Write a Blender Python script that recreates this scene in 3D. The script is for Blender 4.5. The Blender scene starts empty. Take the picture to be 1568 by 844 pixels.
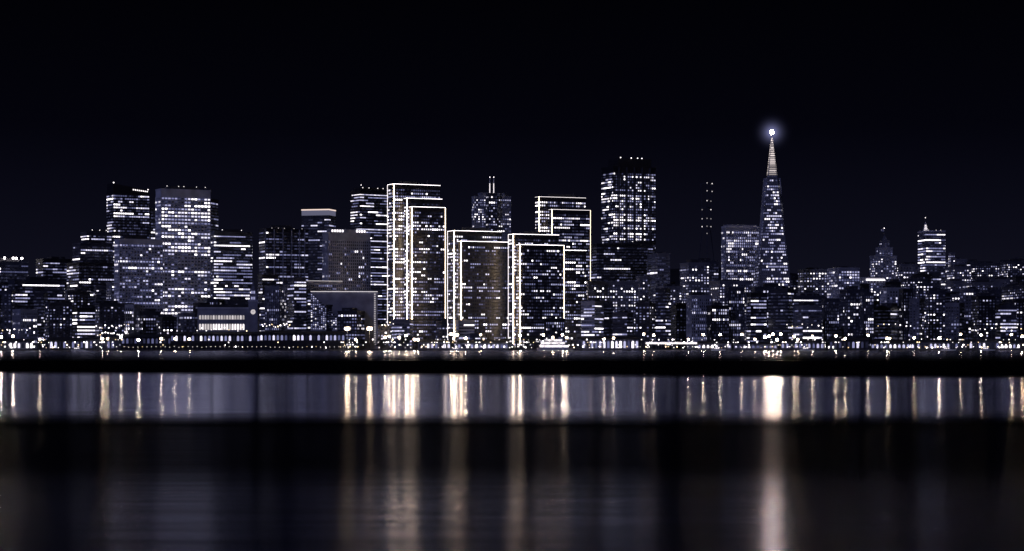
import bpy, math, random
from mathutils import Vector
random.seed(7)
R=random
scene=bpy.context.scene
CAM_H=3.0
K=3333.0      # view scale used when surveying the skyline (units per radian)
def SX(x,D): return (x-784)*D/K
def SZ(y,D): return CAM_H+(533-y)*D/K

# ------------------------------------------------------------------ materials
def newmat(name):
    m=bpy.data.materials.new(name); m.use_nodes=True
    nt=m.node_tree; nt.nodes.clear()
    o=nt.nodes.new('ShaderNodeOutputMaterial'); return m,nt,o
def wallmat(name,c,rough=0.8,scale=0.08,spec=0.3):
    m,nt,o=newmat(name)
    p=nt.nodes.new('ShaderNodeBsdfPrincipled')
    g=nt.nodes.new('ShaderNodeNewGeometry')
    n=nt.nodes.new('ShaderNodeTexNoise'); n.inputs['Scale'].default_value=scale; n.inputs['Detail'].default_value=5
    r=nt.nodes.new('ShaderNodeValToRGB')
    r.color_ramp.elements[0].position=.3; r.color_ramp.elements[1].position=.7
    r.color_ramp.elements[0].color=(c[0]*.65,c[1]*.65,c[2]*.65,1); r.color_ramp.elements[1].color=(c[0]*1.15,c[1]*1.15,c[2]*1.15,1)
    nt.links.new(g.outputs['Position'],n.inputs['Vector']); nt.links.new(n.outputs['Fac'],r.inputs['Fac'])
    nt.links.new(r.outputs['Color'],p.inputs['Base Color']); p.inputs['Roughness'].default_value=rough
    p.inputs['Specular IOR Level'].default_value=spec
    nt.links.new(p.outputs['BSDF'],o.inputs['Surface']); return m
def emitattr(name):
    m,nt,o=newmat(name)
    p=nt.nodes.new('ShaderNodeBsdfPrincipled')
    a=nt.nodes.new('ShaderNodeAttribute'); a.attribute_name='glow'
    p.inputs['Base Color'].default_value=(.02,.02,.03,1); p.inputs['Roughness'].default_value=.25
    nt.links.new(a.outputs['Color'],p.inputs['Emission Color']); p.inputs['Emission Strength'].default_value=1
    nt.links.new(p.outputs['BSDF'],o.inputs['Surface']); return m
M={}
M['light']=wallmat('pale_concrete',(.38,.39,.46))
M['mid']=wallmat('grey_concrete',(.20,.205,.25))
M['dim']=wallmat('brown_granite',(.08,.083,.11))
M['dark']=wallmat('dark_granite',(.03,.03,.04),.5)
M['roof']=wallmat('roof_gravel',(.06,.06,.07))
M['steel']=wallmat('painted_steel',(.15,.15,.17),.5)
M['white']=wallmat('white_paint',(.72,.73,.80),.5)
M['win']=emitattr('window_glass'); M['win'].cycles.emission_sampling='NONE'
M['lamp']=emitattr('lamp_glass'); M['lamp'].cycles.emission_sampling='FRONT_BACK'
M['land']=wallmat('city_ground',(.05,.05,.055),.9,.01)
M['quay']=wallmat('quay_stone',(.13,.13,.15),.9,.3)
M['leaf']=wallmat('foliage',(.05,.06,.045),.8,.4)
M['bark']=wallmat('bark',(.07,.06,.05),.9,1)

# ------------------------------------------------------------------ mesh building
class MB:
    def __init__(s): s.v=[];s.f=[];s.c=[]
    def face(s,pts,col=(0,0,0)):
        i=len(s.v); s.v+=pts; s.f.append(tuple(range(i,i+len(pts)))); s.c.append(col)
    def build(s,name,mat,parent,org):
        me=bpy.data.meshes.new(name)
        ox,oy,oz=org
        me.from_pydata([(a-ox,b-oy,c-oz) for a,b,c in s.v],[],s.f)
        if mat in('win','lamp'):
            at=me.attributes.new('glow','FLOAT_COLOR','CORNER')
            buf=[]
            for f,c in zip(s.f,s.c): buf+=[c[0],c[1],c[2],1.0]*len(f)
            at.data.foreach_set('color',buf)
        me.materials.append(M[mat]); me.update()
        ob=bpy.data.objects.new(name,me); scene.collection.objects.link(ob)
        if parent: ob.parent=parent
        return ob
class Obj:
    def __init__(s,name,X,Y,Z=0): s.name=name; s.org=(X,Y,Z); s.p={}
    def mb(s,part,mat): return s.p.setdefault((part,mat),MB())
    def done(s):
        e=bpy.data.objects.new(s.name,None); e.location=s.org; e.empty_display_size=5
        scene.collection.objects.link(e)
        for (part,mat),mb in s.p.items():
            if mb.f: mb.build(part,mat,e,s.org)
        return e
def frame(X,Y,rot): return (X,Y,math.cos(rot),math.sin(rot))
def W(fr,x,y,z): return (fr[0]+x*fr[2]-y*fr[3], fr[1]+x*fr[3]+y*fr[2], z)
def lbox(mb,fr,xa,xb,ya,yb,za,zb,col=(0,0,0),bottom=False):
    p=[W(fr,x,y,z) for z in(za,zb) for x,y in((xa,ya),(xb,ya),(xb,yb),(xa,yb))]
    for q in((0,1,5,4),(1,2,6,5),(2,3,7,6),(3,0,4,7),(4,5,6,7)): mb.face([p[i] for i in q],col)
    if bottom: mb.face([p[i] for i in(3,2,1,0)],col)
def prism(mb,fr,prof0,prof1,col=(0,0,0)):
    a=[W(fr,*p) for p in prof0]; b=[W(fr,*p) for p in prof1]; n=len(a)
    for i in range(n): mb.face([a[i],a[(i+1)%n],b[(i+1)%n],b[i]],col)
    mb.face(list(reversed(a)),col); mb.face(b,col)
def ball(mb,c,r,col):
    n=6; rings=[]
    for j,ph in enumerate((-.9,-.3,.3,.9)):
        ph*=1.2; rings.append([(c[0]+r*math.cos(ph)*math.cos(2*math.pi*i/n),c[1]+r*math.cos(ph)*math.sin(2*math.pi*i/n),c[2]+r*math.sin(ph)) for i in range(n)])
    for j in range(3):
        for i in range(n): mb.face([rings[j][i],rings[j][(i+1)%n],rings[j+1][(i+1)%n],rings[j+1][i]],col)
    mb.face(list(reversed(rings[0])),col); mb.face(rings[-1],col)
def tone(b):
    t=min(1,max(0,(b-.12)/1.2)); b*=1.35
    return (b*(.42+.52*t),b*(.45+.43*t),b*(.97-.03*t))
WARM=(1,.91,.93)      # decorative strings, roof lamps
SOD=(1,.72,.40)       # quay floodlights, added streak lamps
def warm(b): return (b*WARM[0],b*WARM[1],b*WARM[2])
def sod(b): return (b*SOD[0],b*SOD[1],b*SOD[2])

ST={ # bay, floor, width frac, height frac, p lit, corr, bright, piers, slabs
 'grid':dict(bay=3.4,fl=3.9,wf=.62,hf=.5,p=.6,corr=.35,br=1.3,pier=.7,slab=0),
 'ribbon':dict(bay=3.2,fl=4.0,wf=.92,hf=.42,p=.5,corr=.75,br=1.2,pier=0,slab=.4),
 'dark':dict(bay=3.2,fl=4.0,wf=.8,hf=.45,p=.25,corr=.7,br=1.15,pier=0,slab=0),
 'fins':dict(bay=2.6,fl=3.8,wf=.5,hf=.6,p=.4,corr=.4,br=.95,pier=.9,slab=0),
 'apt':dict(bay=4.2,fl=3.4,wf=.45,hf=.45,p=.36,corr=.1,br=1.8,pier=0,slab=0),
}
def facade(o,fr,sx,sy,ux,uy,L,nx,ny,z0,z1,st):
    win=o.mb('windows','win'); nb=max(1,round(L/st['bay'])); nf=max(1,round((z1-z0)/st['fl']))
    bw=L/nb; fh=(z1-z0)/nf
    wm=bw*st['wf']/2; hm=fh*st['hf']/2
    off=.15
    for j in range(nf):
        fp=st['p']*R.uniform(.35,1.6)
        q=R.random()
        if q<.08: fp=.93
        elif q<.28: fp*=.2
        fb=math.exp(R.gauss(0,.4)); on=R.random()<fp
        zc=z0+(j+.5)*fh
        lb=1
        for i in range(nb):
            if R.random()>st['corr']:
                on=R.random()<fp; lb=math.exp(R.gauss(-1.0,.85))
            b=(lb*fb*st['br']*R.uniform(.75,1.25)) if on else R.choice((.003,.008,.016,.04))*st['br']
            b=min(b,3.2)
            s=(i+.5)*bw
            pts=[W(fr,sx+ux*(s+a)+nx*off,sy+uy*(s+a)+ny*off,zc+c) for a,c in((-wm,-hm),(wm,-hm),(wm,hm),(-wm,hm))]
            win.face(pts,tone(b))
    if st['pier']:
        m=o.mb('piers',st['wall']); pw=min(st['pier'],bw*(1-st['wf']))/2; pr=.55
        for i in range(nb+1):
            s=i*bw; s=min(max(s,pw),L-pw)
            a=[(s-pw,0.02),(s+pw,0.02),(s+pw,pr),(s-pw,pr)]
            P=[[W(fr,sx+ux*u+nx*d,sy+uy*u+ny*d,z) for u,d in a] for z in(z0,z1)]
            for q in((3,2),(0,3),(2,1)): m.face([P[0][q[0]],P[0][q[1]],P[1][q[1]],P[1][q[0]]])
            m.face([P[1][k] for k in(3,2,1,0)])
    if st['slab']:
        m=o.mb('spandrels',st['wall']); pr=.4
        hh=fh*(1-st['hf'])*.32
        for j in range(nf+1):
            zc=min(max(z0+j*fh,z0+hh),z1-hh)
            P=[[W(fr,sx+ux*u+nx*d,sy+uy*u+ny*d,z) for u,d in((0,.02),(0,pr),(L,pr),(L,.02))] for z in(zc-hh,zc+hh)]
            m.face([P[0][1],P[0][2],P[1][2],P[1][1]]); m.face([P[1][0],P[1][1],P[1][2],P[1][3]]); m.face([P[0][3],P[0][2],P[0][1],P[0][0]])
def block(o,x0,x1,yt,D,s=.2,side='L',psi=20,style='grid',wall='mid',top=3,zb=0,cap=None,pent=True,flat=False,**kw):
    st=dict(ST[style]); st.update(kw); st['wall']=wall
    w=(x1-x0)*D/K; X=SX((x0+x1)/2,D); a=math.atan2(X,D); ps=math.radians(psi)
    d=max(10,s*w/math.sin(ps)) if s>0 else 25; Wd=(1-s)*w/math.cos(ps)
    rot=(ps if side=='L' else -ps)-a
    if s<=0: rot=-a; Wd=w
    fr=frame(X,D,rot); z1=SZ(yt,D)
    lbox(o.mb('walls',wall),fr,-Wd/2,Wd/2,-d/2,d/2,zb,z1)
    zt=z1-top; z0=zb+5
    if zt>z0+3:
        facade(o,fr,-Wd/2,-d/2,1,0,Wd,0,-1,z0,zt,st)
        facade(o,fr,-Wd/2,d/2,0,-1,d,-1,0,z0,zt,st)
        facade(o,fr,Wd/2,-d/2,0,1,d,1,0,z0,zt,st)
    pm=o.mb('parapet',cap or wall); t=.8; e=.35
    for xa,xb,ya,yb in((-Wd/2-e,Wd/2+e,-d/2-e,-d/2+t),(-Wd/2-e,Wd/2+e,d/2-t,d/2+e),(-Wd/2-e,-Wd/2+t,-d/2+t,d/2-t),(Wd/2-t,Wd/2+e,-d/2+t,d/2-t)):
        lbox(pm,fr,xa,xb,ya,yb,z1-1.1,z1+1.0,bottom=True)
    if pent and Wd>16 and d>12:
        rm=o.mb('roof_plant','roof')
        px=R.uniform(-.15,.15)*Wd; pw=R.uniform(.18,.32)*Wd; pd=.25*d
        lbox(rm,fr,px-pw,px+pw,-pd,pd,z1+.01,z1+R.uniform(3,5.5))
        for k in range(3):
            ax=R.uniform(-.4,.4)*Wd; lbox(o.mb('vents','steel'),fr,ax-1,ax+1,-.42*d,-.42*d+2,z1+.01,z1+R.uniform(1.5,3))
    return dict(fr=fr,W=Wd,d=d,z=z1)
def rooflights(o,b,n,br=4,r=.55,z=3):
    for i in range(n):
        t=-.47+.94*(i+.5)/n+R.uniform(-.05,.05)
        ax=b['W']*t
        lbox(o.mb('light_posts','steel'),b['fr'],ax-.12,ax+.12,-b['d']/2+1.1,-b['d']/2+1.34,b['z'],b['z']+z)
        ball(o.mb('roof_lights','lamp'),W(b['fr'],ax,-b['d']/2+1.2,b['z']+z+r*.8),r,warm(br))
def outline(o,b,br=7,t=.18,verts='LR',tops=True,side=True,zlow=6,right=False):
    fr,Wd,d,z=b['fr'],b['W'],b['d'],b['z']; m=o.mb('edge_light_strings','lamp'); e=.45
    z+=1.0
    if tops: lbox(m,fr,-Wd/2,Wd/2,-d/2-e-t,-d/2-e,z-t,z+t,warm(br*.2),True)
    if side: lbox(m,fr,-Wd/2-e-t,-Wd/2-e,-d/2,d/2,z-t,z+t,warm(br*.16),True)
    if 'L' in verts: lbox(m,fr,-Wd/2-e-2*t,-Wd/2-e,-d/2-e-2*t,-d/2-e,zlow,z+t,(br*1.35,br*.98,br*.58),True)
    if 'R' in verts: lbox(m,fr,Wd/2+e,Wd/2+e+2*t,-d/2-e-t,-d/2-e,zlow,z+t,(br*.46,br*.36,br*.26),True)
    if 'B' in verts: lbox(m,fr,-Wd/2-e-t,-Wd/2-e,d/2,d/2+t,zlow,z+t,warm(br*.16),True)
def mast(o,x,y0,y1,D,t=.5,light=0,mat='steel'):
    X=SX(x,D); fr=frame(X,D,0); z0,z1=SZ(y0,D),SZ(y1,D)
    prism(o.mb('mast',mat),fr,[(-t,-t,z0),(t,-t,z0),(t,t,z0),(-t,t,z0)],[(-t*.3,-t*.3,z1),(t*.3,-t*.3,z1),(t*.3,t*.3,z1),(-t*.3,t*.3,z1)])
    if light: ball(o.mb('mast_light','lamp'),(X,D,z1+.5),.7,warm(light))
def one(name,x0,x1,yt,D,**k):
    o=Obj(name,SX((x0+x1)/2,D),D); b=block(o,x0,x1,yt,D,**k); return o,b

# ------------------------------------------------------------------ towers, left to right
o,b=one('office_building',-30,42,402,2900,s=.2,style='ribbon',wall='mid'); rooflights(o,b,6,16,1.5,4); o.done()
one('office_building',-25,18,433,2700,s=.1,style='grid',wall='dim')[0].done()
one('office_building',14,98,431,2650,s=.12,style='ribbon',wall='dim',p=.5,br=1.0)[0].done()
o,b=one('office_tower',56,109,398,2850,s=.2,style='ribbon',wall='dark',p=.45); o.done()
o=Obj('office_tower',SX(145,2930),2930); block(o,112,172,374,2930,style='dark',wall='dim',p=.35); b=block(o,124,170,357,2945,style='ribbon',wall='dim',p=.4); rooflights(o,b,3,2); o.done()
one('office_tower',103,178,404,2780,s=.25,style='dark',wall='dark',p=.4,br=1.2)[0].done()
# dark tower with a raked crown
o=Obj('raked_crown_tower',SX(196,3000),3000)
b=block(o,164,228,296,3000,s=.16,style='dark',wall='dark',p=.45,corr=.6,br=1.8,pent=False)
f,Wd,d,z=b['fr'],b['W'],b['d'],b['z']
prism(o.mb('crown','dark'),f,[(-Wd/2,-d/2+1,z),(Wd/2,-d/2+1,z),(Wd/2,-d/2+1,z+4),(-Wd/2,-d/2+1,z+12)],[(-Wd/2,d/2-1,z),(Wd/2,d/2-1,z),(Wd/2,d/2-1,z+4),(-Wd/2,d/2-1,z+12)])
for i in range(8):
    xx=Wd*(.06+.055*i); zz=z+1.2+(8-i)*.28
    lbox(o.mb('crown_lights','lamp'),f,xx-.7,xx+.9,-d/2+.3,-d/2+.7,zz,zz+1.5,warm(2.0),True)
ball(o.mb('crown_lights','lamp'),W(f,-Wd/2+1,-d/2+2,z+13),.9,warm(3)); ball(o.mb('crown_lights','lamp'),W(f,Wd/2-1,-d/2+2,z+5),.7,warm(3))
o.done()
o,b=one('office_tower',228,240,320,3050,s=.2,style='dark',wall='dim',p=.2,pent=False); o.done()
o,b=one('white_grid_tower',176,249,368,2640,s=.1,style='grid',wall='white',cap='white',p=.6,wf=.66,hf=.48,bay=3.6,br=1.4,top=5); o.done()
o,b=one('white_slab_tower',239,322,292,2750,s=.1,style='grid',wall='white',cap='white',p=.72,wf=.7,hf=.42,bay=4.4,fl=4.4,br=2.0,top=9,pier=.9); rooflights(o,b,5,1.6,.5,4); o.done()
one('office_tower',300,334,306,2860,s=.5,side='R',style='dark',wall='dark',p=.15)[0].done()
o,b=one('office_tower',320,386,357,2850,s=.12,style='ribbon',wall='mid',p=.55,br=1.2); rooflights(o,b,2,2); o.done()
o,b=one('office_tower',397,472,352,2820,s=.12,style='dark',wall='dark',p=.28,bay=5,br=1.5)
f=b['fr']
for k in(-.5,-.3,-.1,.1,.28,.4): 
    lbox(o.mb('pale_pilasters','light'),f,b['W']*k,b['W']*k+1.4,-b['d']/2-.9,-b['d']/2-.2,6,b['z'])  # pale concrete strips on the dark front
rooflights(o,b,5,1.2,.4,1); o.done()
o,b=one('office_tower',462,514,332,3000,s=.2,side='R',style='ribbon',wall='dim',p=.35,br=.9,pent=False)
lbox(o.mb('lit_crown','win'),b['fr'],-b['W']/2,b['W']/2,-b['d']/2,b['d']/2,b['z']+1.2,b['z']+8,(.11,.11,.17)); lbox(o.mb('lit_crown','win'),b['fr'],-b['W']/2-.3,b['W']/2+.3,-b['d']/2-.3,b['d']/2+.3,b['z']+8.01,b['z']+9.6,(1,.78,.68)); o.done()
o,b=one('finned_tower',494,567,358,2700,s=.12,style='fins',wall='light',p=.35,top=9,pent=False,cap='light')
f=b['fr']; lbox(o.mb('crown','light'),f,-b['W']*.42,b['W']*.42,-b['d']*.35,b['d']*.35,b['z'],b['z']+5)
for k in(-.38,-.32,-.26,-.2,-.14,.2,.26,.32,.38): lbox(o.mb('crown_lights','lamp'),f,b['W']*k-.9,b['W']*k+.9,-b['d']*.35-.6,-b['d']*.35-.1,b['z']+1.5,b['z']+4.2,warm(2.2),True)
o.done()
o=Obj('office_tower',SX(566,3000),3000); b=block(o,537,594,294,3000,s=.25,psi=30,style='ribbon',wall='dark',p=.55,br=1.3,hf=.36); lbox(o.mb('roof_plant','dark'),b['fr'],-b['W']*.42,b['W']*.42,-b['d']*.42,b['d']*.42,b['z'],b['z']+5); rooflights(o,b,4,2.2,.55,4); mast(o,553,292,284,3000,.5,2); o.done()

# outlined slab towers (stepped slabs edged with strings of lamps)
def slabtower(slabs,D,p=.36,zl=8,br=7,dim=1):
    xs=[q[0] for q in slabs]+[q[1] for q in slabs]
    o=Obj('outlined_slab_tower',SX((min(xs)+max(xs))/2,D),D)
    for i,(x0,x1,yt,s,v) in enumerate(slabs):
        last=i==len(slabs)-1
        b=block(o,x0,x1,yt,D-9*i,s=s,psi=24,style='dark' ,wall='dark',p=p if last else .75,corr=.5,bay=2.8,wf=.62,hf=.45,br=1.4 if last else 1.6,top=4,pent=(i==0))
        outline(o,b,br,verts=v,zlow=zl)
        if i==0: mast(o,x0+(x1-x0)*.75,yt,yt-9,D)
    o.done()
slabtower([(820,897,304,.08,'L'),(841,903,323,.07,'LR')],2790,zl=60,br=10)
slabtower([(594,674,285,.12,'LB'),(618,677,306,.1,'L'),(626,681,319,.1,'LR')],2640,br=26)
slabtower([(686,768,356,.12,'LB'),(697,779,372,.12,'L')],2600,br=26)
slabtower([(779,856,361,.1,'LB'),(788,863,377,.12,'LR')],2590,br=28)
slabtower([(858,897,385,.08,'L')],2660,p=.5,br=34)

# twin-block tower with a pair of finials
o=Obj('twin_finial_tower',SX(753,3100),3100)
block(o,723,749,302,3100,s=.1,style='apt',wall='light',p=.45,bay=3,pent=False); block(o,757,782,302,3100,s=.1,style='apt',wall='light',p=.45,bay=3,pent=False)
block(o,733,774,297,3112,s=.05,style='apt',wall='light',p=.4,pent=False); block(o,746,760,297,3088,s=.05,style='grid',wall='dim',p=.3,pent=False)
for x in(750,756): 
    mast(o,x,300,272,3090,1.3,3,'white')
    lbox(o.mb('finial_lights','lamp'),frame(SX(x,3085),3085,0),-.5,.5,-1.2,-.6,SZ(297,3085),SZ(281,3085),warm(1.3),True)
o.done()

# tall dark bay-windowed tower
o=Obj('dark_bay_tower',SX(962,3200),3200)
b=block(o,921,1004,258,3200,s=.22,psi=28,style='dark',wall='dark',p=.55,corr=.45,bay=3.4,wf=.6,hf=.5,br=2.0,top=8,pent=False)
f,Wd,d,z=b['fr'],b['W'],b['d'],b['z']
lbox(o.mb('penthouse','dark'),f,-Wd*.36,Wd*.42,-d*.4,d*.4,z,z+13)
for i in range(11):
    xx=-Wd/2+Wd*(i+.5)/11
    prism(o.mb('bay_mullions','dark'),f,[(xx-1.6,-d/2-.2,6),(xx,-d/2-2.2,6),(xx+1.6,-d/2-.2,6)],[(xx-1.6,-d/2-.2,z),(xx,-d/2-2.2,z),(xx+1.6,-d/2-.2,z)]) if i%2 else None
for k in(-.3,-.05,.1,.2): ball(o.mb('roof_lights','lamp'),W(f,Wd*k,-d*.4,z+14),.8,warm(3))
o.done()
o=Obj('office_building',SX(940,2960),2960); block(o,895,992,376,2960,s=.2,style='dark',wall='dark',p=.28); block(o,962,1003,372,3000,s=.2,style='dark',wall='dark',p=.2); o.done()
o=Obj('apartment_tower',SX(930,2680),2680); block(o,875,899,434,2690,s=.3,style='apt',wall='light',p=.5); block(o,897,978,432,2670,s=.05,style='apt',wall='mid',p=.45,bay=3.4); o.done()
one('residential_tower',974,992,424,2720,s=.3,style='apt',wall='mid',p=.3)[0].done()
one('office_building',991,1026,390,2900,s=.45,style='dark',wall='mid',p=.05)[0].done()
one('apartment_tower',1004,1044,440,2700,s=.3,style='apt',wall='mid',p=.35)[0].done()
one('apartment_tower',1041,1086,404,2760,s=.3,style='apt',wall='mid',p=.45)[0].done()
one('office_tower',1060,1100,400,2850,s=.2,style='dark',wall='dim',p=.3)[0].done()
one('apartment_tower',1086,1150,432,2680,s=.25,style='apt',wall='mid',p=.5,bay=3.4,br=2.2)[0].done()
o,b=one('pale_office_tower',1105,1162,348,3000,s=.12,style='fins',wall='light',p=.75,br=1.1,bay=2.8,fl=3.8,cap='white',top=6,pent=False)
lbox(o.mb('crown','light'),b['fr'],-b['W']*.45,b['W']*.45,-b['d']*.4,b['d']*.4,b['z'],b['z']+3); o.done()

# ---- pyramid skyscraper
D=2850; X=SX(1182,D); o=Obj('pyramid_skyscraper',X,D); fr=frame(X,D,-math.atan2(X,D)+math.radians(9))
ztop=SZ(207,D); hw0=31.0
def hw(z): return hw0*(1-z/ (ztop+3))
zs=SZ(272,D)
def ring(z,k=1): h=hw(z)*k; return [(-h,-h,z),(h,-h,z),(h,h,z),(-h,h,z)]
prism(o.mb('walls','mid'),fr,ring(0),ring(zs)); prism(o.mb('spire','light'),fr,ring(zs,.94),ring(ztop,.9))
def slopewin(m,a0,a1,z0,z1,rotq,col,off=.25):
    P=[]
    for a,z in((a0,z0),(a1,z0),(a1,z1),(a0,z1)):
        h=hw(z); x,y=a*h,-h-off
        if rotq==1: x,y=h+off,a*h
        if rotq==3: x,y=-h-off,-a*h
        P.append(W(fr,x,y,z))
    m.face(P,col)
wm=o.mb('windows','win'); z=22
while z<zs-4:
    h=hw(z)
    for rq in(0,1,3):
        n=max(3,int(2*h/2.6)); pf=R.uniform(.3,.95); ob_=False; lb=1
        for i in range(n):
            a=-.93+1.86*i/n
            if R.random()<.6: ob_=R.random()<pf; lb=math.exp(R.gauss(-.6,.8))
            bb=min(2.2,lb) if ob_ else .02
            if rq==3: bb*=.3
            slopewin(wm,a,a+1.86/n*.72,z,z+1.9,rq,tone(bb))
    z+=3.9
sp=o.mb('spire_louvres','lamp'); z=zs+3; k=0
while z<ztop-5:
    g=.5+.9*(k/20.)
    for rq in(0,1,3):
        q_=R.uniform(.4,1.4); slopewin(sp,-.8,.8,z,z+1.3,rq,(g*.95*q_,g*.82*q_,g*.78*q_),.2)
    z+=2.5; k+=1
for sg in(-1,1):
    zb_=zs-1
    prism(o.mb('wings','light'),fr,[(sg*(hw(110)*.98),-4,110),(sg*(hw(110)+1),-4,110),(sg*(hw(110)+1),4,110),(sg*(hw(110)*.98),4,110)][::sg],
      [(sg*(hw(zb_)*.9),-4,zb_),(sg*(hw(zb_)+4.2),-4,zb_),(sg*(hw(zb_)+4.2),4,zb_),(sg*(hw(zb_)*.9),4,zb_)][::sg])
lbox(o.mb('beacon_gallery','steel'),fr,-1.6,1.6,-1.6,1.6,ztop-.5,ztop+.6)
ball(o.mb('beacon','lamp'),(X,D,ztop+3.6),3.1,(300,240,180))
pyr=o.done()
# self-glowing volume that paints a halo around the beacon
mm,nt,oo=newmat('beacon_glow')
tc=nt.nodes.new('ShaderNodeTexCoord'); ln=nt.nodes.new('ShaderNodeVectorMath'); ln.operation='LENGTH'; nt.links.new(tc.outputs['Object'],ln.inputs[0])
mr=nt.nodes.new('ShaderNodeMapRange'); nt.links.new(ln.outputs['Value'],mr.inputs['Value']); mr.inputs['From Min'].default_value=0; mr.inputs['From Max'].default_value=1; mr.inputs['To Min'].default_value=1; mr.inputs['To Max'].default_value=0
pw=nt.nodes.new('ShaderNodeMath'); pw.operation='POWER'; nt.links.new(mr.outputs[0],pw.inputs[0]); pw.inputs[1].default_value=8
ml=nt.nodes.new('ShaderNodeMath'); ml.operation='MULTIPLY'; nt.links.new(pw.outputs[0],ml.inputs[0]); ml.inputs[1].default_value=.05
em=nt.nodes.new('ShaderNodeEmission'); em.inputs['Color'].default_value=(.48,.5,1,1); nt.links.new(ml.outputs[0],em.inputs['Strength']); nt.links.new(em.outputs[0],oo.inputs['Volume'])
bpy.ops.mesh.primitive_ico_sphere_add(subdivisions=3,radius=1,location=(0,0,0)); ms=bpy.context.object; ms.name='glow_halo'; ms.data.materials.append(mm); ms.parent=pyr; ms.location=(0,0,ztop+3.6); ms.scale=(42,42,42)

one('office_building',1150,1213,441,2650,s=.1,style='fins',wall='dim',p=.15,bay=5,pier=1.6)[0].done()
one('apartment_tower',1222,1266,414,2900,s=.2,style='apt',wall='mid',p=.4)[0].done()
one('office_building',1206,1264,454,2660,s=.1,style='ribbon',wall='dim',p=.4)[0].done()
one('apartment_tower',1267,1316,412,2760,s=.35,style='grid',wall='light',p=.45,br=1.0,hf=.55,fl=3.4)[0].done()
o,b=one('hotel',1316,1355,426,2850,s=.2,style='apt',wall='light',p=.5,pent=False); lbox(o.mb('sign_band','lamp'),b['fr'],-b['W']*.42,b['W']*.46,-b['d']/2-1.2,-b['d']/2-.5,b['z']-3.5,b['z']-1.4,warm(2.2),True); o.done()
# hotel with stepped pyramidal roof
D=3200; o=Obj('stepped_roof_hotel',SX(1352,D),D); block(o,1332,1373,393,D,s=.2,style='apt',wall='light',p=.5,pent=False); block(o,1341,1367,380,D,s=.2,style='apt',wall='light',p=.5,pent=False); b=block(o,1347,1362,370,D,s=.2,style='apt',wall='mid',p=.4,pent=False,top=2)
f,Wd,d,z=b['fr'],b['W'],b['d'],b['z']; h=min(Wd,d)/2-.9
prism(o.mb('pyramid_roof','mid'),f,[(-h,-h,z),(h,-h,z),(h,h,z),(-h,h,z)],[(-.5,-.5,z+9),(.5,-.5,z+9),(.5,.5,z+9),(-.5,.5,z+9)])
mast(o,1354,366,350,D,.6,3); prism(o.mb('flag','white'),frame(SX(1354,D),D,0),[(0,0,SZ(355,D)),(-5,.3,SZ(354,D)),(-5,.3,SZ(351,D)),(0,0,SZ(351,D))],[(0,.1,SZ(355,D)),(-5,.4,SZ(354,D)),(-5,.4,SZ(351,D)),(0,.1,SZ(351,D))]); o.done()
one('apartment_tower',1371,1409,406,3150,s=.2,style='apt',wall='mid',p=.5)[0].done()
o,b=one('spired_tower',1406,1447,355,3200,s=.3,style='ribbon',wall='mid',p=.75,br=1.3,pent=False,cap='white'); rooflights(o,b,3,1.3,.5,1)
x=SX(1417,3200); fr=frame(x,3200,0); z0=SZ(355,3200); prism(o.mb('spire','white'),fr,[(-4,-4,z0),(4,-4,z0),(4,4,z0),(-4,4,z0)],[(-.4,-.4,z0+14),(.4,-.4,z0+14),(.4,.4,z0+14),(-.4,.4,z0+14)])
mast(o,1417,342,334,3200,.4,2)
for k in range(4): lbox(o.mb('spire_lights','lamp'),fr,-2.6+k*.45,2.6-k*.45,-4.6+k*.6,-4.2+k*.6,z0+1+k*2.6,z0+2+k*2.6,warm(1.4),True)
o.done()
for q in((1449,1487,410,3100,'apt','mid'),(1453,1462,388,3180,'apt','mid'),(1486,1530,404,3300,'apt','dim'),(1530,1575,402,3350,'apt','dim'),(1555,1600,395,3400,'apt','dim'),
  (1475,1532,434,2950,'apt','mid'),(1532,1590,440,2900,'apt','dim'),(1348,1392,442,2750,'fins','light'),(1393,1452,470,2700,'apt','mid'),(1450,1478,452,2800,'apt','mid'),(1520,1580,466,2750,'apt','dim'),(1380,1420,428,2950,'apt','dim')):
    one('apartment_building',q[0],q[1],q[2],q[3],s=R.uniform(.15,.35),style=q[4],wall=q[5],p=.38,bay=3.6)[0].done()

# hotel with inclined atrium wall
D=2600; o=Obj('atrium_hotel',SX(520,D),D)
b=block(o,460,524,432,D+40,s=.15,style='fins',wall='light',p=.3,pent=False); outline(o,b,4,.22,verts='',side=False)
X=SX(527,D); fr=frame(X,D,-math.atan2(X,D)); hwid=SX(580,D)-SX(529,D); z1=SZ(447,D); z2=SZ(502,D)
lbox(o.mb('walls','light'),fr,-hwid,hwid,-10,25,0,z1)
lbox(o.mb('eaves_light','lamp'),fr,-hwid,hwid,-11,-10.4,z1-.2,z1+.4,warm(.9),True)
n=18
for j in range(n):
    z=z1-2.4-(z1-z2)*j/n; L=hwid*2*(.04+.56*j/n)
    o.mb('gallery_recess','dark').face([W(fr,-hwid,-10.1,z-2.1),W(fr,-hwid+L,-10.1,z-2.1),W(fr,-hwid+L,-10.1,z-.46),W(fr,-hwid,-10.1,z-.46)])
    prism(o.mb('balconies','light'),fr,[(-hwid,-10.02,z-.45),(-hwid+L,-10.02,z-.45),(-hwid+L,-11.4,z-.45),(-hwid,-11.4,z-.45)][::-1],[(-hwid,-10.02,z+.45),(-hwid+L,-10.02,z+.45),(-hwid+L,-11.4,z+.45),(-hwid,-11.4,z+.45)][::-1])
    for i in range(int(L/2.4)):
        xx=-hwid+2.4*i+1.2; bb=math.exp(R.gauss(-.9,.8)) if R.random()<.65 else .02
        o.mb('windows','win').face([W(fr,xx-.7,-10.2,z-1.9),W(fr,xx+.7,-10.2,z-1.9),W(fr,xx+.7,-10.2,z-.7),W(fr,xx-.7,-10.2,z-.7)],tone(bb))
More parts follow.
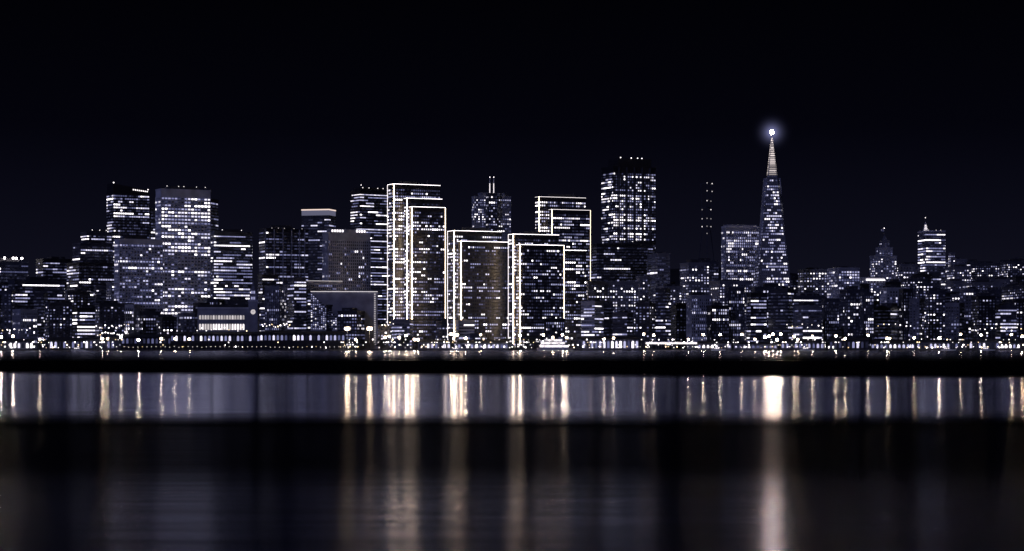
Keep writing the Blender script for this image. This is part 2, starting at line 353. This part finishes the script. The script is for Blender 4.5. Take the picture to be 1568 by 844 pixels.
for i in range(26):
    z=z1-3-i*2.6
    if z<6: break
    lbox(o.mb('stair_lights','lamp'),fr,hwid-4,hwid-2.6,-10.8,-10.2,z-.5,z+.5,warm(.7),True)
o.done()

# ferry terminal with clock tower
D=2525; o=Obj('ferry_terminal',SX(350,D),D); X=SX(350,D); fr=frame(X,D,-math.atan2(X,D)); hl=SX(397,D)-SX(350,D)
zt=SZ(472,D)
lbox(o.mb('walls','light'),fr,-hl,hl,-9,12,0,zt); lbox(o.mb('cornice','white'),fr,-hl-.6,hl+.6,-9.6,-8.6,zt-.6,zt+.8,bottom=True)
prism(o.mb('roof','roof'),fr,[(-hl,-8,zt),(-hl,12,zt),(-hl,2,zt+4.5)],[(hl,-8,zt),(hl,12,zt),(hl,2,zt+4.5)])
for row,(za,zb_,br_) in enumerate(((24,31,1.0),(36,41,.5))):
    n=22
    for i in range(n):
        xx=-hl+1.5+(2*hl-3)*(i+.5)/n; w=(2*hl)/n*.33
        if abs(xx-(SX(387,D)-X))<9: continue
        pts=[W(fr,xx-w,-9.2,za),W(fr,xx+w,-9.2,za),W(fr,xx+w,-9.2,zb_-w)]+[W(fr,xx+w*math.cos(t),-9.2,zb_-w+w*math.sin(t)) for t in(.8,1.57,2.34)]+[W(fr,xx-w,-9.2,zb_-w)]
        o.mb('arched_windows','win').face(pts,warm(br_*R.uniform(.6,1.5)))
cx=SX(387,D)-X
def tier(hx,za,zb_,m='light',part='clock_tower'): lbox(o.mb(part,m),fr,cx-hx,cx+hx,-10-hx,-10+hx,za,zb_)
tier(5.2,0,SZ(462,D)); tier(5.8,SZ(462,D),SZ(460,D),'white'); tier(3.9,SZ(460,D),SZ(451,D)); tier(4.3,SZ(451,D),SZ(450,D),'white'); tier(2.7,SZ(450,D),SZ(444,D)); tier(1.6,SZ(444,D),SZ(439,D))
z=SZ(439,D); prism(o.mb('cupola','mid'),fr,[(cx-1.8,-11.8,z),(cx+1.8,-11.8,z),(cx+1.8,-8.2,z),(cx-1.8,-8.2,z)],[(cx-.2,-10.2,z+7),(cx+.2,-10.2,z+7),(cx+.2,-9.8,z+7),(cx-.2,-9.8,z+7)])
zc=SZ(478,D)
o.mb('clock_face','lamp').face([W(fr,cx+2.8*math.cos(t*math.pi/8),-15.35,zc+2.8*math.sin(t*math.pi/8)) for t in range(16)],warm(.6))
for a,l in((.9,2.2),(2.6,1.5)):
    o.mb('clock_hands','dark').face([W(fr,cx-.2*math.sin(a),-15.5,zc+.2*math.cos(a)),W(fr,cx+.2*math.sin(a),-15.5,zc-.2*math.cos(a)),W(fr,cx+l*math.cos(a),-15.5,zc+l*math.sin(a))])
for za in(SZ(457,D),SZ(448,D)):
    for k in(-1,0,1): o.mb('belfry_openings','win').face([W(fr,cx+k*1.7-.5,-14.1 if za<SZ(450,D) else -12.9,za-1.5),W(fr,cx+k*1.7+.5,-14.1 if za<SZ(450,D) else -12.9,za-1.5),W(fr,cx+k*1.7+.5,-14.1 if za<SZ(450,D) else -12.9,za+1.5),W(fr,cx+k*1.7-.5,-14.1 if za<SZ(450,D) else -12.9,za+1.5)],tone(.5))
o.done()

# ------------------------------------------------------------------ low-rise infill
def env(x):
    if x<60: return 455
    if x<180: return 455
    if x<400: return 470
    if x<470: return 430
    if x<600: return 480
    if x<880: return 500
    if x<1000: return 470
    return 455
x=-40
while x<1610:
    w=R.uniform(20,46); yt=env(x)+R.uniform(-14,26); D=R.uniform(2570,2640)
    one(R.choice(('low_rise_building','apartment_building')),x,x+w,min(yt,512),D,s=R.uniform(.15,.4),side=R.choice('LLR'),style=R.choice(('apt','ribbon','grid','fins')),wall=R.choice(('light','mid','dim','dark','dark')),p=R.uniform(.08,.5),br=R.uniform(.6,1.7))[0].done()
    x+=w*R.uniform(.75,1.15)
for rg in((395,480,2740,418,440),(1000,1600,2800,432,462),(1000,1600,3040,414,440),(1380,1610,3420,396,412),(0,175,2740,425,450)):
    x=rg[0]
    while x<rg[1]:
        w=R.uniform(16,34); one('apartment_building',x,x+w,R.uniform(rg[3],rg[4]),rg[2]+R.uniform(-30,30),s=R.uniform(.15,.4),style=R.choice(('apt','apt','ribbon')),wall=R.choice(('mid','dim','dark','dark')),p=R.uniform(.08,.38),br=R.uniform(.5,1.7))[0].done()
        x+=w*R.uniform(.9,1.4)

# ------------------------------------------------------------------ piers and waterfront sheds
def shed(x0,x1,yt,D,wall,br,name='pier_shed',p=.75,depth=30,bay=4.5):
    br*=1.5
    o=Obj(name,SX((x0+x1)/2,D),D); X=SX((x0+x1)/2,D); fr=frame(X,D,-math.atan2(X,D)); h=(x1-x0)/2*D/K; zt=SZ(yt,D); ze=zt-3
    lbox(o.mb('walls',wall),fr,-h,h,-depth/2,depth/2,1.2,ze)
    prism(o.mb('roof','roof'),fr,[(-h-.5,-depth/2-.6,ze),(-h-.5,depth/2+.6,ze),(-h-.5,0,zt)],[(h+.5,-depth/2-.6,ze),(h+.5,depth/2+.6,ze),(h+.5,0,zt)])
    n=max(2,int(2*h/bay))
    for i in range(n):
        xx=-h+2*h*(i+.5)/n; w=h/n*.55; b=math.exp(R.gauss(-.6,.8))*br if R.random()<p else .015
        zt2=ze-1.5; za=3
        if zt2-za>9: za=zt2-6
        pts=[W(fr,xx-w,-depth/2-.2,za),W(fr,xx+w,-depth/2-.2,za),W(fr,xx+w,-depth/2-.2,zt2-w),W(fr,xx,-depth/2-.2,zt2),W(fr,xx-w,-depth/2-.2,zt2-w)]
        o.mb('arched_doors','win').face(pts,tone(min(b,2)))
    for i in range(int(2*h/6)):
        xx=-h+6*i+2; lbox(o.mb('piles','quay'),fr,xx-.4,xx+.4,-depth/2-4,-depth/2-3.2,-3,.69)
    lbox(o.mb('deck','quay'),fr,-h-1,h+1,-depth/2-5,depth/2,.7,1.19,bottom=True)
    o.done()
for q in((-30,50,519,2500,'mid',1.2),(76,128,517,2490,'dark',.3),(130,182,516,2485,'dim',.25),(186,262,512,2485,'dark',.15),(262,398,508,2480,'dark',.6),(398,528,507,2480,'dark',.6),
   (640,690,520,2490,'mid',1.0),(700,778,521,2488,'mid',.9),(885,978,516,2490,'mid',.8),(1068,1120,522,2495,'mid',.9),(1124,1190,523,2492,'mid',.5),(1196,1262,520,2495,'dim',.7),
   (1270,1330,517,2485,'dark',.1),(1334,1400,521,2492,'dim',.6),(1404,1480,520,2490,'dim',.6),(1484,1530,519,2494,'dim',.8),(1532,1600,521,2490,'dim',.8)): shed(*q)
o=Obj('lit_canopy',SX(1028,2480),2480); X=SX(1028,2480); fr=frame(X,2480,-math.atan2(X,2480)); h=30
lbox(o.mb('roof','white'),fr,-h,h,-6,6,9.5,10.2,bottom=True); lbox(o.mb('soffit_lights','lamp'),fr,-h+1,h-1,-6.6,-6.05,7.6,9,warm(2.5),True)
for i in range(11): lbox(o.mb('posts','steel'),fr,-h+1+i*5.8,-h+1.4+i*5.8,-5.5,-5.1,1.1,9.5)
lbox(o.mb('deck','quay'),fr,-h-2,h+2,-8,8,.3,1.1,bottom=True); o.done()

# ferry boat
D=2440; X=SX(850,D); o=Obj('ferry_boat',X,D); fr=frame(X,D,-math.atan2(X,D)+.05)
def hull(z,l,w,b): return [(-l,-w*.7,z),(-l*.9,-w,z),(l*.6,-w,z),(l*b,0,z),(l*.6,w,z),(-l*.9,w,z),(-l,w*.7,z)]
prism(o.mb('hull','white'),fr,hull(-.5,19.5,4,.98),hull(3.2,20.5,5,1.08))
for k,(za,l0,l1,w) in enumerate(((3.21,-18,15,4.6),(6.6,-16.5,11,4.2),(9.8,-12,8,3.4))):
    lbox(o.mb('cabins','white'),fr,l0,l1,-w,w,za,za+2.9); lbox(o.mb('deck_edges','white'),fr,l0-1.2,l1+1.2,-w-.8,w+.8,za+2.91,za+3.2,bottom=True)
    n=int((l1-l0)/1.9)
    for i in range(n):
        xx=l0+1+i*1.9; o.mb('cabin_windows','win').face([W(fr,xx,-w-.1,za+.7),W(fr,xx+1.4,-w-.1,za+.7),W(fr,xx+1.4,-w-.1,za+2.3),W(fr,xx,-w-.1,za+2.3)],warm(R.uniform(.7,2.6)))
    lbox(o.mb('deck_lights','lamp'),fr,l0,l1,-w-.78,-w-.5,za+2.5,za+2.85,warm(1.6),True)
lbox(o.mb('wheelhouse','white'),fr,4,8,-2.4,2.4,13.01,15.4); prism(o.mb('funnel','steel'),fr,[(-7,-1.3,13),(-4,-1.3,13),(-4,1.3,13),(-7,1.3,13)],[(-7.6,-1.1,17),(-5,-1.1,17),(-5,1.1,17),(-7.6,1.1,17)])
lbox(o.mb('mast','steel'),fr,1,1.3,-.15,.15,13,20); ball(o.mb('mast_light','lamp'),W(fr,1.15,0,20.4),.6,warm(5)); o.done()
for xb,D in((1100,2465),(1236,2460),(1452,2462),(120,2462),(700,2466),(1512,2458)):
    X=SX(xb,D); o=Obj('moored_boat',X,D); fr=frame(X,D,R.uniform(-.3,.3)); k=.42
    prism(o.mb('hull','white'),fr,[(a*k,b*k*.8,c*.5) for a,b,c in hull(-.5,19,4,.98)],[(a*k,b*k*.8,c*.5) for a,b,c in hull(3.2,20,5,1.08)])
    lbox(o.mb('cabin','white'),fr,-5,2,-1.3,1.3,1.61,3.6); lbox(o.mb('mast','steel'),fr,-1,-.85,-.1,.1,3.6,10)
    for i in range(3): o.mb('cabin_windows','win').face([W(fr,-4.5+i*2,-1.35,2.1),W(fr,-3.2+i*2,-1.35,2.1),W(fr,-3.2+i*2,-1.35,3.1),W(fr,-4.5+i*2,-1.35,3.1)],warm(1.5))
    o.done()

# street lamps and added streak lamps along the embarcadero: one mass
o=Obj('street_and_streak_lamps',0,2500)
def lamp(x,D,z,r,b,shield=False):
    X=SX(x,D); fr=frame(X,D,0)
    lbox(o.mb('posts','steel'),fr,-.12,.12,-.12,.12,.8,z)
    ball(o.mb('lamps','lamp'),(X,D,z+r*.8),r,sod(b) if R.random()<.2 or b>14 else warm(b))
    if shield:   # added box keeping lamp spill off the city, open towards the bay
        h=o.mb('spill_shields','dark'); lbox(h,fr,-r-.9,r+.9,r+.1,r+.4,z-.9,z+2*r+.9,bottom=True)
        lbox(h,fr,-r-.9,-r-.6,-.6,r+.1,z-.9,z+2*r+.9,bottom=True); lbox(h,fr,r+.6,r+.9,-.6,r+.1,z-.9,z+2*r+.9,bottom=True)
        lbox(h,fr,-r-.6,r+.6,-.6,r+.1,z-.9,z-.6,bottom=True); lbox(h,fr,-r-.6,r+.6,-.6,r+.1,z+2*r+.6,z+2*r+.9,bottom=True)
for i in range(560):
    x=R.uniform(-20,1590)
    if 186<x<520 and R.random()<.8: continue
    lamp(x,R.uniform(2450,2475) if not 186<x<520 else 2455,R.choice((3,4,4,6,9,9,12)),R.uniform(.3,.75),R.choice((1.5,2,3,6,10)))
for a,b_,y,n in((400,446,499,17),(146,198,500,12),(146,198,512,12),(585,602,497,7),(300,380,505,12),(1,50,505,8),(1200,1265,500,8),(1340,1400,498,7),(1490,1568,505,10)):
    for i in range(n): lamp(a+(b_-a)*(i+.5)/n+R.uniform(-1.5,1.5),2520 if y<504 else 2475,SZ(y+R.uniform(-3,3),2500),R.uniform(.5,.85),R.choice((1.5,3,5)))
for x,b in ((3,50),(20,40),(60,12),(157,30),(165,14),(186,22),(212,60),(246,16),(268,12),(290,14),(544,14),(590,30),(597,30),(612,35),(622,38),(634,40),(640,20),(690,30),(700,38),(714,38),(737,8),(797,50),(833,24),(846,20),(861,60),(868,16),(925,16),(940,14),(985,14),(1000,12),(1054,22),(1076,16),(1102,12),(1135,10),(1156,10),(1172,60),(1178,100),(1184,110),(1190,90),(1196,40),(1215,20),(1222,14),(1245,12),(1280,22),(1293,26),(1330,12),(1358,40),(1362,10),(1400,12),(1438,48),(1470,10),(1502,14),(1548,22),(1566,22)):  # strong lamps added to throw bright streaks onto the water
    lamp(x+R.uniform(-1,1),2446,R.uniform(11,18),.85,b*50,True)
for x in range(190,528,7): lamp(x,2455,R.uniform(3.5,4.5),.35,1.8)
o.done()
for x,pw_ in((532,460),(566,460)):
    D=2448; X=SX(x,D); o=Obj('floodlight_mast',X,D); z=SZ(505,D); fr=frame(X,D,0)
    prism(o.mb('post','steel'),fr,[(-.4,-.4,.8),(.4,-.4,.8),(.4,.4,.8),(-.4,.4,.8)],[(-.15,-.15,z),(.15,-.15,z),(.15,.15,z),(-.15,.15,z)])
    lbox(o.mb('crossarm','steel'),fr,-2.6,2.6,-.2,.2,z-.4,z-.1)
    for k in(-1.5,0,1.5): ball(o.mb('lamps','lamp'),(X+k,D-.5,z+1.2),1.1,sod(pw_))
    lbox(o.mb('spill_shield','dark'),fr,-3.4,3.4,.9,1.1,z-1,z+3.4,bottom=True)  # dark plates added to block spill onto the buildings behind
    for sg in(-1,1): lbox(o.mb('spill_shield','dark'),fr,sg*3.25-.15,sg*3.25+.15,-1,.89,z-1,z+3.4,bottom=True)
    o.done()

# trees along the waterfront: one mass with trunks and leaf clumps
o=Obj('waterfront_trees',0,2500)
def tree(x,D,h):
    X=SX(x,D); fr=frame(X,D,0)
    prism(o.mb('trunks','bark'),fr,[(-.4,-.4,.5),(.4,-.4,.5),(.4,.4,.5),(-.4,.4,.5)],[(-.15,-.15,h*.6),(.15,-.15,h*.6),(.15,.15,h*.6),(-.15,.15,h*.6)])
    m=o.mb('foliage','leaf')
    cl=[(R.gauss(0,h*.2),R.gauss(0,h*.2),h*R.uniform(.42,.95),h*R.uniform(.12,.22)) for _ in range(7)]
    for c in cl:
        for _ in range(26):
            p=Vector((R.gauss(0,1),R.gauss(0,1),R.gauss(0,.8))).normalized()*c[3]*R.uniform(.4,1.1)
            a=Vector((R.gauss(0,1),R.gauss(0,1),R.gauss(0,1))).normalized()*.7; bb=a.orthogonal().normalized()*.55
            q=Vector((X+c[0],D+c[1],c[2]))+p
            m.face([tuple(q-a),tuple(q+bb),tuple(q+a),tuple(q-bb)])
for x0,x1,n,h in((60,80,3,12),(205,250,6,17),(255,300,4,14),(575,592,3,13),(604,626,5,21),(640,655,3,14),(690,700,2,14),(742,775,4,14),(800,820,4,18),(962,975,3,16),(1095,1105,2,15),(1268,1335,12,20),(1400,1440,5,14),(1470,1500,4,14),(1190,1205,2,13),(1360,1380,3,16),(1540,1568,3,15)):
    for i in range(n): tree(R.uniform(x0,x1),R.uniform(2500,2545),h*R.uniform(.75,1.15))
o.done()

# ------------------------------------------------------------------ hilltop broadcast tower
D=6000; o=Obj('broadcast_tower',SX(1082,D),D,200)
legs=[]
for k in range(3):
    a=2*math.pi*k/3+.5
    pr=[(26,SZ(402,D)-8),(12,SZ(350,D)),(15,SZ(318,D)),(18,SZ(281,D))]
    pts=[(SX(1082,D)+r*math.cos(a),D+r*math.sin(a),z) for r,z in pr]; legs.append(pts)
    for p,q in zip(pts[:-1],pts[1:]):
        m=o.mb('legs','dim'); t=.9
        A=[(p[0]-t,p[1]-t,p[2]),(p[0]+t,p[1]-t,p[2]),(p[0]+t,p[1]+t,p[2]),(p[0]-t,p[1]+t,p[2])]; B=[(q[0]-t,q[1]-t,q[2]),(q[0]+t,q[1]-t,q[2]),(q[0]+t,q[1]+t,q[2]),(q[0]-t,q[1]+t,q[2])]
        for i in range(4): m.face([A[i],A[(i+1)%4],B[(i+1)%4],B[i]])
    for z in(SZ(281,D),SZ(293,D),SZ(308,D),SZ(321,D),SZ(335,D),SZ(347,D),SZ(358,D)):
        if R.random()<.35: continue
        r=18 if z>SZ(300,D) else 14
        ball(o.mb('warning_lights','lamp'),(SX(1082,D)+r*math.cos(a),D+r*math.sin(a)-2,z),1.6,warm(R.choice((.3,.6,1.1))))
for lv in(1,2,3):
    for k in range(3):
        p,q=legs[k][lv],legs[(k+1)%3][lv]; m=o.mb('crossbeams','dim')
        m.face([(p[0],p[1],p[2]-1),(q[0],q[1],q[2]-1),(q[0],q[1],q[2]+1),(p[0],p[1],p[2]+1)])
o.done()

# ------------------------------------------------------------------ ground, quay, water
def hillz(x,y):
    z=1.0
    z+=228*math.exp(-((x-540)/900)**2-((y-6100)/700)**2)
    z+=75*math.exp(-((x-760)/260)**2-((y-3600)/420)**2)
    return z
me=bpy.data.meshes.new('city_ground'); V=[];F=[]
xs=[-30000,-12000,-6000,-3500]+[-2400+100*i for i in range(49)]+[3500,6000,12000,30000]; ys=[2500,2700,2900]+[3000+150*i for i in range(30)]+[8500,12000,40000]
for y in ys:
    for x in xs: V.append((x,y,hillz(x,y)))
n=len(xs)
for j in range(len(ys)-1):
    for i in range(n-1): F.append((j*n+i,j*n+i+1,(j+1)*n+i+1,(j+1)*n+i))
me.from_pydata(V,[],F); me.materials.append(M['land']); g=bpy.data.objects.new('city_ground',me); scene.collection.objects.link(g)
q=MB(); fr=frame(0,2497,0); lbox(q,fr,-30000,30000,-1.5,2.9,-4,1.8); q.build('quay_wall','quay',None,(0,0,0))

m,nt,out=newmat('bay_water')
N=nt.nodes.new; Lk=nt.links.new
geo=N('ShaderNodeNewGeometry'); sep=N('ShaderNodeSeparateXYZ'); Lk(geo.outputs['Position'],sep.inputs[0])
def mth(op,a,b=None,clamp=False):
    n=N('ShaderNodeMath'); n.operation=op; n.use_clamp=clamp
    for i,v in enumerate((a,b)):
        if v is None: continue
        if isinstance(v,(int,float)): n.inputs[i].default_value=v
        else: Lk(v,n.inputs[i])
    return n.outputs[0]
def sst(v,a,b,f,t):
    n=N('ShaderNodeMapRange'); n.interpolation_type='SMOOTHSTEP'; Lk(v,n.inputs['Value'])
    for k,x in zip(('From Min','From Max','To Min','To Max'),(a,b,f,t)): n.inputs[k].default_value=x
    return n.outputs['Result']
nz=N('ShaderNodeTexNoise'); nz.inputs['Scale'].default_value=.035; nz.inputs['Detail'].default_value=3; Lk(geo.outputs['Position'],nz.inputs['Vector'])
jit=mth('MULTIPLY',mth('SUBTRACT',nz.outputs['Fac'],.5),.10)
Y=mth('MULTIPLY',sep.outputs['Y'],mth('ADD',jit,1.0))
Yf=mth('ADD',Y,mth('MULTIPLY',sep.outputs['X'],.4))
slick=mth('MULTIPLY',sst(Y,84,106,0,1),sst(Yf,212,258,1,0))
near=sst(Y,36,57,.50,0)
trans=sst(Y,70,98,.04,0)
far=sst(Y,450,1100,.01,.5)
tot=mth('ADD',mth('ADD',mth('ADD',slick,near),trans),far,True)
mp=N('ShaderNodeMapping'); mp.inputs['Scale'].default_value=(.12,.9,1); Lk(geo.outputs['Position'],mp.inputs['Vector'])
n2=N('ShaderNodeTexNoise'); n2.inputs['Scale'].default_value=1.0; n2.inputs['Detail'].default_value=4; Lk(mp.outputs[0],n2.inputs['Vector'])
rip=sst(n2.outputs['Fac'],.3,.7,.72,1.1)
refl=mth('MULTIPLY',mth('ADD',mth('MULTIPLY',tot,.97),.010),rip,True)  # bright and dark reflection bands painted in through the gloss colour
# the calm slicks are smooth, the ruffled lanes between them are rough
rough=mth('SUBTRACT',.42,mth('ADD',mth('MULTIPLY',sst(tot,0,.04,0,1),.255),mth('MULTIPLY',slick,.035)))
gl=N('ShaderNodeBsdfGlossy'); gl.distribution='GGX'; Lk(rough,gl.inputs['Roughness'])
cc=N('ShaderNodeCombineColor')
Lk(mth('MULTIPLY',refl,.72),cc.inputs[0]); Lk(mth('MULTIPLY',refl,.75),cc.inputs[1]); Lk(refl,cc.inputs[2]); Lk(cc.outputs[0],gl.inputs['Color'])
df=N('ShaderNodeBsdfDiffuse'); df.inputs['Color'].default_value=(.001,.001,.003,1)
ad=N('ShaderNodeAddShader'); Lk(gl.outputs[0],ad.inputs[0]); Lk(df.outputs[0],ad.inputs[1]); Lk(ad.outputs[0],out.inputs['Surface'])
me=bpy.data.meshes.new('bay_water'); me.from_pydata([(-30000,-300,0),(30000,-300,0),(30000,2500,0),(-30000,2500,0)],[],[(0,1,2,3)]); me.materials.append(m)
wobj=bpy.data.objects.new('bay_water',me); scene.collection.objects.link(wobj)

# ------------------------------------------------------------------ night sky
w=bpy.data.worlds.new('World'); scene.world=w; w.use_nodes=True; nt=w.node_tree; nt.nodes.clear(); N=nt.nodes.new; Lk=nt.links.new
wo=N('ShaderNodeOutputWorld'); tc=N('ShaderNodeTexCoord'); sp=N('ShaderNodeSeparateXYZ'); Lk(tc.outputs['Generated'],sp.inputs[0])
cr=N('ShaderNodeValToRGB'); Lk(sp.outputs['Z'],cr.inputs['Fac']); e=cr.color_ramp
e.elements[0].position=0; e.elements[0].color=(.0068,.0070,.0150,1); e.elements[1].position=.17; e.elements[1].color=(.0003,.0003,.0010,1)
x=e.elements.new(.05); x.color=(.0036,.0037,.0088,1); x=e.elements.new(.10); x.color=(.0010,.0010,.0032,1)
bg=N('ShaderNodeBackground'); Lk(cr.outputs['Color'],bg.inputs['Color']); bg.inputs['Strength'].default_value=1
sk=N('ShaderNodeTexSky'); sk.sky_type='NISHITA'; sk.sun_disc=False; sk.sun_elevation=math.radians(35); sk.sun_rotation=math.radians(205)
b2=N('ShaderNodeBackground'); Lk(sk.outputs[0],b2.inputs['Color']); b2.inputs['Strength'].default_value=.00002
a2=N('ShaderNodeAddShader'); Lk(bg.outputs[0],a2.inputs[0]); Lk(b2.outputs[0],a2.inputs[1]); Lk(a2.outputs[0],wo.inputs['Surface'])
sl=bpy.data.lights.new('facade_fill','SUN'); sl.energy=.33; sl.angle=math.radians(.5); sl.color=(.41,.44,1.0)  # added fill lamp standing in for city glow on the buildings
so=bpy.data.objects.new('facade_fill',sl); scene.collection.objects.link(so)
so.rotation_euler=Vector((.55,.75,-.42)).to_track_quat('-Z','Y').to_euler()

cam=bpy.data.cameras.new('camera'); co=bpy.data.objects.new('camera',cam); scene.collection.objects.link(co)
co.location=(0,0,CAM_H); co.rotation_euler=(math.radians(90),0,0); cam.sensor_width=36; cam.lens=36*K/1568; cam.shift_y=111/1568
cam.clip_start=.5; cam.clip_end=60000; scene.camera=co
scene.view_settings.view_transform='Standard'; scene.view_settings.look='None'; scene.view_settings.exposure=0
